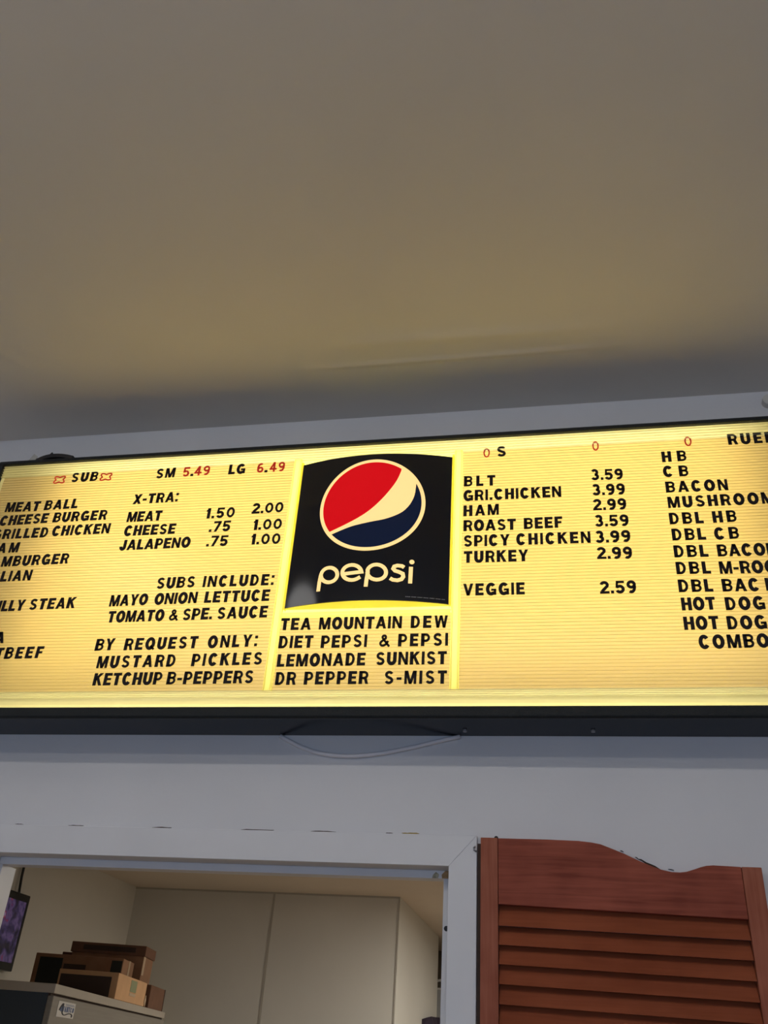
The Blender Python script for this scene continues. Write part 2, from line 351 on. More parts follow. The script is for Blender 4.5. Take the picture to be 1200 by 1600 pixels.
# ------------------------------------------------------------------ stroke lettering
T = 0.262; HT = 0.218
def arc(cx, cy, rx, ry, a0, a1, n=12):
    return [(cx+rx*math.cos(math.radians(a0+(a1-a0)*i/n)), cy+ry*math.sin(math.radians(a0+(a1-a0)*i/n))) for i in range(n+1)]
def rect(x0, x1, z0, z1): return ('q', [(x0, z0), (x1, z0), (x1, z1), (x0, z1)])
def Q(*p): return ('q', list(p))
def S(p, wd=T, closed=False): return ('s', p, wd, closed)
def glyph(c):
    h = T/2; t = T
    if c == 'A': w = .80; return w, [Q((0, 0), (.22, 0), (w/2+.12, 1), (w/2-.12, 1)), Q((w, 0), (w-.22, 0), (w/2-.12, 1), (w/2+.12, 1)), rect(.17, w-.17, .2, .36)]
    if c == 'B':
        w = .70; return w, [rect(0, t, 0, 1), S([(.1, .915)]+arc(w-.32, .72, .215, .195, 90, -90)+[(.1, .525)], .17), S([(.1, .525)]+arc(w-.33, .305, .235, .22, 90, -90)+[(.1, .085)], .17)]
    if c == 'C': w = .74; return w, [S(arc(w/2, .5, w/2-h, .405, 38, 322, 20))]
    if c == 'D': w = .72; return w, [rect(0, t, 0, 1), S([(.1, .91)]+arc(w-.42, .5, .42-h, .41, 90, -90, 16)+[(.1, .09)], .19)]
    if c == 'E': w = .62; return w, [rect(0, t, 0, 1), rect(t, w, 1-HT, 1), rect(t, w-.05, .42, .59), rect(t, w, 0, HT)]
    if c == 'F': w = .60; return w, [rect(0, t, 0, 1), rect(t, w, 1-HT, 1), rect(t, w-.07, .40, .57)]
    if c == 'G': w = .78; return w, [S(arc(w/2, .5, w/2-h, .405, 42, 300, 20)+[(w-.14, .16)]), rect(w-.19, w, 0.02, .5), rect(w-.38, w, .36, .52)]
    if c == 'H': w = .72; return w, [rect(0, t, 0, 1), rect(w-t, w, 0, 1), rect(t, w-t, .42, .60)]
    if c == 'I': return .21, [rect(0, .21, 0, 1)]
    if c == 'J': w = .58; return w, [S([(w-h, 1)]+arc(w/2, .31, w/2-h, .215, 0, -180, 12)+[(h, .36)])]
    if c == 'K': w = .74; return w, [rect(0, t, 0, 1), Q((.15, .32), (.15, .60), (w-.27, 1), (w-.01, 1)), Q((.26, .50), (.42, .66), (w, 0), (w-.25, 0))]
    if c == 'L': w = .58; return w, [rect(0, t, 0, 1), rect(t, w, 0, HT)]
    if c == 'M': w = .88; return w, [rect(0, .19, 0, 1), rect(w-.19, w, 0, 1), Q((.03, 1), (.26, 1), (w/2+.1, 0), (w/2-.1, 0)), Q((w-.03, 1), (w-.26, 1), (w/2-.1, 0), (w/2+.1, 0))]
    if c == 'N': w = .72; return w, [rect(0, .2, 0, 1), rect(w-.2, w, 0, 1), Q((0, 1), (.22, 1), (w, 0), (w-.22, 0))]
    if c == 'O': w = .80; return w, [S(arc(w/2, .5, w/2-h, .405, 0, 345, 23), T, True)]
    if c == 'P': w = .68; return w, [rect(0, t, 0, 1), S([(.1, .91)]+arc(w-.34, .66, .235, .25, 90, -90)+[(.1, .41)], .18)]
    if c == 'Q': w = .80; return w, [S(arc(w/2, .5, w/2-h, .405, 0, 345, 23), T, True), Q((w-.40, .26), (w-.28, .38), (w+.02, .06), (w-.1, -.06))]
    if c == 'R': w = .72; return w, [rect(0, t, 0, 1), S([(.1, .91)]+arc(w-.35, .68, .235, .23, 90, -90)+[(.1, .45)], .18), Q((w-.36, .46), (w-.14, .46), (w, 0), (w-.22, 0))]
    if c == 'S':
        w = .70; return w, [S(arc(w/2, .715, w/2-h-.01, .195, 22, 250, 12)+arc(w/2, .28, w/2-h, .19, 70, -160, 12), .195)]
    if c == 'T': w = .66; return w, [rect(0, w, 1-HT, 1), rect(w/2-t/2, w/2+t/2, 0, 1-HT)]
    if c == 'U': w = .72; return w, [S([(h, 1)]+arc(w/2, .37, w/2-h, .275, 180, 360, 14)+[(w-h, 1)])]
    if c == 'V': w = .76; return w, [Q((0, 1), (.22, 1), (w/2+.11, 0), (w/2-.11, 0)), Q((w, 1), (w-.22, 1), (w/2-.11, 0), (w/2+.11, 0))]
    if c == 'W':
        w = 1.0; return w, [Q((0, 1), (.2, 1), (.36, 0), (.17, 0)), Q((.40, 1), (.58, 1), (.36, 0), (.17, 0)), Q((.42, 1), (.60, 1), (.83, 0), (.64, 0)), Q((.8, 1), (1, 1), (.83, 0), (.64, 0))]
    if c == 'X': w = .74; return w, [Q((0, 0), (.25, 0), (w, 1), (w-.25, 1)), Q((w, 0), (w-.25, 0), (0, 1), (.25, 1))]
    if c == 'Y': w = .74; return w, [rect(w/2-t/2, w/2+t/2, 0, .45), Q((0, 1), (.23, 1), (w/2+.1, .38), (w/2-.1, .38)), Q((w, 1), (w-.23, 1), (w/2-.1, .38), (w/2+.1, .38))]
    if c == '&':
        w = .80; return w, [S([(w-.02, .02), (.36, .56), (.26, .70)]+arc(.37, .77, .13, .13, 170, 10, 8)+[(.48, .66), (.22, .46)]+arc(.29, .27, .19, .18, 130, 300, 8)+[(.56, .22), (.68, .46)], .17)]
    if c == '-': return .36, [rect(0, .36, .32, .50)]
    if c == '.': return .22, [rect(0, .22, 0, .22)]
    if c == ':': return .22, [rect(0, .22, .02, .24), rect(0, .22, .66, .88)]
    if c == '0': w = .78; return w, [S(arc(w/2, .5, w/2-h, .40, 0, 345, 23), .19, True)]
    if c == '1': w = .36; return w, [rect(w-t, w, 0, 1), Q((0, .66), (0, .80), (w-.1, 1), (w-.1, .82))]
    if c == '2':
        w = .72; return w, [S(arc(w/2, .69, w/2-h, .215, 165, -25, 12)+[(.16, .16)]  , .22), rect(0.02, w, 0, .17)]
    if c == '3':
        w = .72; return w, [S(arc(w/2-.02, .71, .2  , .225, 150, -90, 12)  , .22), S(arc(w/2-.01, .30, w/2-h, .21, 90, -155, 12)  , .22)]
    if c == '4': w = .72; return w, [rect(w-.36, w-.17, 0, 1), rect(0, w, .22, .38), Q((0, .3), (.19, .3), (w-.17, 1), (w-.36, 1))]
    if c == '5':
        w = .72; return w, [rect(.08, w-.04, .83, 1), Q((.08, 1), (.26, 1), (.21, .5), (.03, .43)), S([(.10, .50)]+arc(w/2-.02, .33, w/2-h+.01, .24, 120, -155, 14)  , .22)]
    if c == '6':
        w = .72; return w, [S(arc(w/2, .315, w/2-h, .22, 0, 345, 20)  , .22, True), S(arc(w/2+.02, .5, w/2-h+.02, .41, 60, 190, 12)  , .22)]
    if c == '7': w = .66; return w, [rect(0, w, .83, 1), Q((.10, 0), (.32, 0), (w, .9), (w-.22, .9))]
    if c == '9':
        w = .72; return w, [S(arc(w/2, .685, w/2-h, .22, 0, 345, 20)  , .22, True), S(arc(w/2-.02, .5, w/2-h+.02, .41, -120, 10, 12)  , .22)]
    raise KeyError(c)
CAP = 0.0362
def put_word(mb, text, x0, x1, z0, z1, y0, y1, cap=CAP, thin=1.0):
    gl = [glyph(c) for c in text]; W = (x1-x0)/cap; tot = sum(g[0] for g in gl); n = len(gl)
    s = 1.0; gap = 0
    if n == 1: s = min(1.15, W/tot)
    else:
        gap = (W-tot)/(n-1)
        if gap < 0.10: gap = 0.10; s = (W-gap*(n-1))/tot
        elif gap > 0.30 and n > 3 and gap < 0.45: s = min(1.08, (W-0.30*(n-1))/tot); gap = (W-s*tot)/(n-1)
    cx = 0.0
    for wd, el in gl:
        def X(p):
            u = cx+p[0]*s; k = u/W if W else 0
            return (x0+u*cap, z0+(z1-z0)*min(1, k)+p[1]*cap)
        for e in el:
            if e[0] == 'q': mb.prism([X(p) for p in e[1]], y0, y1)
            else: mb.ribbon([X(p) for p in e[1]], e[2]*cap*thin*(0.5+0.5*s), y0, y1, closed=e[3])
        cx += wd*s+gap

# blue letters on the refrigerator sticker
mb = MB(); tmp = MB()
put_word(tmp, 'AVANTCO', 0.16, 0.94, 0.36, 0.36, 0, 1, cap=0.36, thin=0.45)
mb.add([(stk(x, z)[0], -0.0048 if y < 0.5 else -0.0035, stk(x, z)[1]) for x, y, z in tmp.v], tmp.f)
mb.build('lettering', 'ink_blue', st)
tmp = MB(); tmp.box(0.44, 0.94, 0, 1, 0.78, 0.81); tmp.box(0.40, 0.9, 0, 1, 0.85, 0.87)
mb = MB(); mb.add([(stk(x, z)[0], -0.0045 if y < 0.5 else -0.0035, stk(x, z)[1]) for x, y, z in tmp.v], tmp.f)
mb.build('fine_print', 'ink_blue', st)

# ------------------------------------------------------------------ cardboard boxes on the refrigerator
def carton(a0, b0, la, lb, h, mt, label, group='cardboard boxes on the refrigerator'):
    x = -1.808+a0*-0.21+b0*-0.9777; y = 1.0+a0*0.9777+b0*-0.21
    t = thing('cardboard_box', label, 'box', (x, y, FZ+0.0005), FR, group)
    box(0, la, 0, lb, 0, h).build('body', mt, t, bevel=0.003)
    return t
c = carton(0.91, 0.0, 0.64, 0.27, 0.104, 'card_tan', 'pale tan box with a green label, foremost on the grey refrigerator')
box(0.27, 0.40, -0.0015, 0, 0.045, 0.094).build('paper_label', 'green_label', c)
box(0.27, 0.40, -0.0015, 0, 0.028, 0.040).build('paper_label', 'packing_tape', c)
box(-0.0015, 0, 0.03, 0.26, 0.0, 0.085).build('print', 'print_shade_brown', c)
MB().prism([(0.62, 0.02), (0.655, 0.0), (0.66, 0.03), (0.645, 0.05), (0.63, 0.045)], -0.004, -0.001).build('torn_flap', 'packing_tape', c)
c = carton(1.60, 0.155, 0.26, 0.46, 0.212, 'card', 'long brown box with a black printed square, behind the pale tan box')
box(-0.0015, 0, 0.315, 0.435, 0.0, 0.195).build('print', 'print', c)
tag(box(-0.0015, 0, 0.005, 0.06, 0.12, 0.20).build('print', 'print', c), 'small dark printed mark')
box(0.13, 0.165, -0.0015, 0, 0.10, 0.212).build('packing_tape', 'packing_tape', c)
box(-0.0012, 0, 0.19, 0.305, 0.02, 0.17).build('print', 'print_shade_brown', c)
c = carton(1.885, 0.115, 0.26, 0.40, 0.296, 'card', 'tall brown box with a lipped lid, rearmost and topmost of the pile')
ld = box(-0.008, 0.268, -0.008, 0.408, 0.25, 0.302).build('lid', 'card_dark', c, bevel=0.003)
box(-0.0092, -0.008, 0.05, 0.34, 0.265, 0.29).build('print', 'print_shade_brown', ld)
box(0.0, 0.05, -0.0015, 0, 0.16, 0.25).build('packing_tape', 'packing_tape', c)
c = carton(1.72, 0.012, 0.40, 0.085, 0.108, 'card_dark', 'narrow dark brown box standing at the right end of the refrigerator')
box(0.39, 0.402, -0.002, 0.087, 0, 0.108).build('end_flap', 'print_shade_brown', c)
c = carton(2.0, 0.53, 0.12, 0.07, 0.255, 'card_dark', 'small dark box peeking out left of the lidded box')

# far passage: grey locker, hook, dark cloth
t = thing('locker', 'grey metal locker at the end of the passage, right edge of the opening', 'locker', (-0.95, 7.1, 0))
box(-0.34, 0.34, -0.2, 0.2, 0.0, 2.165).build('body', 'locker', t, bevel=0.004)
box(-0.345, 0.345, -0.205, 0.205, 2.165, 2.18).build('top_panel', 'whiteplastic', t, bevel=0.002)
o = MB().tube([(-1.268, 7.0, 2.193), (-1.263, 7.0, 2.222), (-1.245, 7.0, 2.243), (-1.215, 7.0, 2.249), (-1.15, 7.0, 2.249), (-1.12, 7.0, 2.23), (-1.11, 7.0, 2.193)], 0.012).build('pitcher_handle', 'whiteplastic', smooth=True)
o.name = 'curved_pipe'; tag(o, 'small white curved pipe lying on top of the grey locker', 'pipe')
mb = MB()
for k in range(5):
    y = 5.98+0.14*k
    mb.tube([(-1.19+0.01*(k % 2), y, 1.4), (-1.178, y+0.02, 1.65), (-1.185, y, 1.84), (-1.2, y, 1.885+0.008*k)], 0.07-0.004*k, 9)
tag(mb.build('hanging_cloth', 'cloth', smooth=True), 'dark purple cloth hanging on the passage wall, bottom edge', 'cloth')

# ------------------------------------------------------------------ saloon door leaf
DX0, DX1 = -0.2045, 0.4385; DB = 1.02
t = thing('saloon_door', 'red-brown louvred saloon door leaf with a curved top, fixed to the white wall', 'door', (0.117, 0, DB))
off = Vector((0.117, 0, DB))
def sh(mb): mb.v = [(x-off.x, y-off.y, z-off.z) for x, y, z in mb.v]; return mb
sh(box(DX0, -0.163, -0.032, -0.004, DB, 2.037)).build('stile', 'wood_v', t, bevel=0.0015)
sh(box(-0.2135, -0.2046, -0.013, -0.003, DB+0.05, 2.026)).build('shade_strip', 'print_shade_brown', t)  # dark strip paints the shade between casing and stile
sh(box(0.395, DX1, -0.032, -0.004, DB, 1.986)).build('stile', 'wood_v', t, bevel=0.0015)
prof = [(-0.1622, 2.0365), (-0.051, 2.0365), (0.03, 2.035), (0.062, 2.032), (0.082, 2.0285), (0.105, 2.020), (0.135, 2.0085), (0.17, 1.9925), (0.195, 1.9825), (0.215, 1.9755), (0.24, 1.9705), (0.258, 1.9702), (0.272, 1.972),
        (0.291, 1.978), (0.305, 1.983), (0.318, 1.9865), (0.334, 1.988), (0.369, 1.987), (0.3942, 1.986)]
sh(MB().prism([(-0.1622, 1.887)]+prof+[(0.3942, 1.875)], -0.030, -0.006)).build('top_rail', 'wood_h', t, bevel=0.0012)
sh(box(-0.1622, 0.3942, -0.030, -0.006, DB, DB+0.09)).build('bottom_rail', 'wood_h', t, bevel=0.0012)
z = 1.8405
while z > DB+0.09:
    mb = MB(); d = 0.0085
    yb, yt, hh = -0.0305, -0.0065, (0.048 if z > 1.84 else 0.0425)           # bottom edge out, top edge in
    for s_, x in ((0, -0.1622), (d, 0.3942)):
        mb.v += [(x, yb, z-s_), (x, yb+0.005, z-s_), (x, yt+0.003, z-s_+hh-0.002), (x, yt-0.0015, z-s_+hh)]
    mb.f = [(0, 1, 2, 3), (4, 7, 6, 5), (0, 3, 7, 4), (1, 5, 6, 2), (0, 4, 5, 1), (3, 2, 6, 7)]
    sh(mb).build('slat', 'slat', t, bevel=0.001)
    z -= 0.0402
o = MB().tube([(-0.168, -0.001, 2.0405), (-0.168, -0.012, 2.0405)], 0.0052, 10).build('screw', 'screw')
tag(o, 'small dark screw head in the wall above the left corner of the saloon door', 'screw')
o.data.materials[0] = M['ink_black']
o = MB().tube([(-0.2195, -0.0165, 2.018), (-0.2215, -0.024, 2.014), (-0.221, -0.026, 2.008), (-0.2165, -0.02, 2.006)], 0.0022, 8).build('hook', 'screw', smooth=True)
tag(o, 'tiny metal hook on the white casing beside the top of the saloon door', 'hook')

# ------------------------------------------------------------------ menu board
BX0, BX1, BZ0, BZ1, BY = -1.815, 0.785, 2.299, 3.190, -0.152
OFF = Vector((-0.515, 0, BZ0))
t = board = thing('menu_board', 'long lit yellow menu board with black letters and a round drinks emblem, above the opening', 'menu board', OFF)
def shift(mb): mb.v = [(x-OFF.x, y-OFF.y, z-OFF.z) for x, y, z in mb.v]; return mb
def part(mb, name, m, parent=board, **k): return shift(mb).build(name, m, parent, **k)
FX0, FX1, FZ0, FZ1 = BX0+0.016, BX1-0.016, 2.330, 3.176
mb = MB()      # open-fronted box
mb.box(BX0+0.004, BX1-0.004, -0.138, -0.002, BZ0+0.002, BZ0+0.008); mb.box(BX0+0.004, BX1-0.004, -0.138, -0.002, BZ1-0.008, BZ1-0.002)
mb.box(BX0+0.004, BX0+0.010, -0.138, -0.002, BZ0+0.008, BZ1-0.008); mb.box(BX1-0.010, BX1-0.004, -0.138, -0.002, BZ0+0.008, BZ1-0.008)
mb.box(BX0+0.010, BX1-0.010, -0.008, -0.002, BZ0+0.008, BZ1-0.008)
part(mb, 'cabinet', 'black')
mb = MB()      # white lining inside
mb.box(BX0+0.0105, BX1-0.0105, -0.0105, -0.0085, BZ0+0.0085, BZ1-0.0085)
mb.box(BX0+0.0105, BX1-0.0105, -0.136, -0.0105, BZ0+0.0085, BZ0+0.0105); mb.box(BX0+0.0105, BX1-0.0105, -0.136, -0.0105, BZ1-0.0105, BZ1-0.0085)
mb.box(BX0+0.0105, BX0+0.0125, -0.136, -0.0105, BZ0+0.0105, BZ1-0.0105); mb.box(BX1-0.0125, BX1-0.0105, -0.136, -0.0105, BZ0+0.0105, BZ1-0.0105)
part(mb, 'lining', 'white_in')
for z in (2.49, 2.65, 2.81, 2.965, 3.11):
    part(MB().tube([(-1.60, -0.035, z), (0.57, -0.035, z)], 0.013, 8), 'fluorescent_tube', 'tube')
# frame: rounded lower rail, thin upper rail, end rails
def xprof(pr, x0, x1):                # closed (y,z) outline extruded along x
    n = len(pr); mb = MB()
    vs = [(x, y, z) for x in (x0, x1) for y, z in pr]
    mb.add(vs, [tuple(range(n)), tuple(range(2*n-1, n-1, -1))]+[(i, (i+1) % n, (i+1) % n+n, i+n) for i in range(n)])
    return mb
low = [(-0.137, BZ0)]+[(-0.144-0.008*math.sin(a), BZ0+0.008-0.008*math.cos(a)) for a in [math.pi/2*i/6 for i in range(7)]]+\
      [(-0.152, FZ0-0.006), (-0.1505, FZ0-0.001), (-0.148, FZ0), (-0.1372, FZ0)]
part(xprof(low, BX0, BX1), 'bottom_rail', 'blackrail')
part(xprof([(-0.137, BZ1), (-0.150, BZ1), (-0.152, BZ1-0.003), (-0.152, FZ1+0.001), (-0.150, FZ1), (-0.1372, FZ1)], BX0, BX1), 'top_rail', 'blackrail')
part(box(BX0, FX0, BY, -0.137, FZ0+0.0002, FZ1-0.0002), 'end_rail', 'blackrail', bevel=0.002)
part(box(FX1, BX1, BY, -0.137, FZ0+0.0002, FZ1-0.0002), 'end_rail', 'blackrail', bevel=0.002)
# ribbed letter panels (single moulded sheets)
def sheet(pr, x0, x1):
    n = len(pr); mb = MB()
    mb.add([(x, y, z) for x in (x0, x1) for y, z in pr], [(i, i+1, i+1+n, i+n) for i in range(n-1)]); return mb
def vsheet(pr, z0, z1):               # open (x,y) profile extruded along z
    n = len(pr); mb = MB()
    mb.add([(x, y, z) for z in (z0, z1) for x, y in pr], [(i, i+1, i+1+n, i+n) for i in range(n-1)]); return mb
def ribs(z0, z1, p=0.0098):
    n = round((z1-z0)/p); p = (z1-z0)/n; pr = []
    for i in range(n):
        z = z0+p*i
        pr += [(-0.1385, z), (-0.1385, z+p-0.0024), (-0.1400, z+p-0.0020), (-0.1400, z+p-0.0006)]
    return pr+[(-0.1385, z1)]
PZ0, PZ1 = 2.379, 3.129
tag(part(sheet(ribs(PZ0, PZ1), FX0+0.012, -0.7785), 'letter_panel', 'face'), 'left ribbed yellow panel with the sub list')
tag(part(sheet(ribs(PZ0, PZ1), -0.2525, FX1), 'letter_panel', 'face'), 'right ribbed yellow panel with the sandwich list')
tag(part(sheet(ribs(PZ0, 2.589), -0.7545, -0.2765), 'letter_panel', 'face'), 'small ribbed yellow panel with the drinks list under the emblem')
part(sheet([(-0.1385, PZ0), (-0.1385, PZ1)], FX0-0.004, FX0+0.012), 'end_strip', 'band')
part(sheet([(-0.1385, 2.603), (-0.1385, PZ1)], -0.7545, -0.2765), 'backing_sheet', 'divider')
def waves(z0, z1, n, d):
    pr = []
    for i in range(n):
        p = (z1-z0)/n; z = z0+p*i
        pr += [(-0.1388, z), (-0.1388-d, z+p*0.22), (-0.1388-d, z+p*0.55), (-0.1388, z+p*0.78)]
    return pr+[(-0.1388, z1)]
part(sheet(waves(PZ1, FZ1+0.002, 5, 0.0045), FX0-0.004, FX1+0.004), 'ribbed_band', 'band')
pr = [(-0.1385, FZ0-0.003), (-0.1385, FZ0+0.003), (-0.1440, FZ0+0.009), (-0.1455, FZ0+0.018), (-0.1440, FZ0+0.027)]+[(y-0.002, z) for y, z in waves(FZ0+0.0275, PZ0-0.0005, 4, 0.0022)]+[(-0.1385, PZ0)]
part(sheet(pr, FX0-0.004, FX1+0.004), 'ribbed_band', 'band')
for xa, xb in ((-0.7785, -0.7545), (-0.2765, -0.2525)):
    xm = (xa+xb)/2
    part(vsheet([(xa, -0.1385), (xa, -0.1465), (xa+0.003, -0.149), (xa+0.0045, -0.1475), (xb-0.0045, -0.1475), (xb-0.003, -0.149), (xb, -0.1465), (xb, -0.1385)], PZ0-0.003, PZ1+0.003), 'divider_strip', 'divider')
part(sheet([(-0.1385, 2.589), (-0.1455, 2.590), (-0.148, 2.593), (-0.148, 2.601), (-0.1455, 2.604), (-0.1385, 2.605)], -0.7545, -0.2765), 'divider_strip', 'divider')

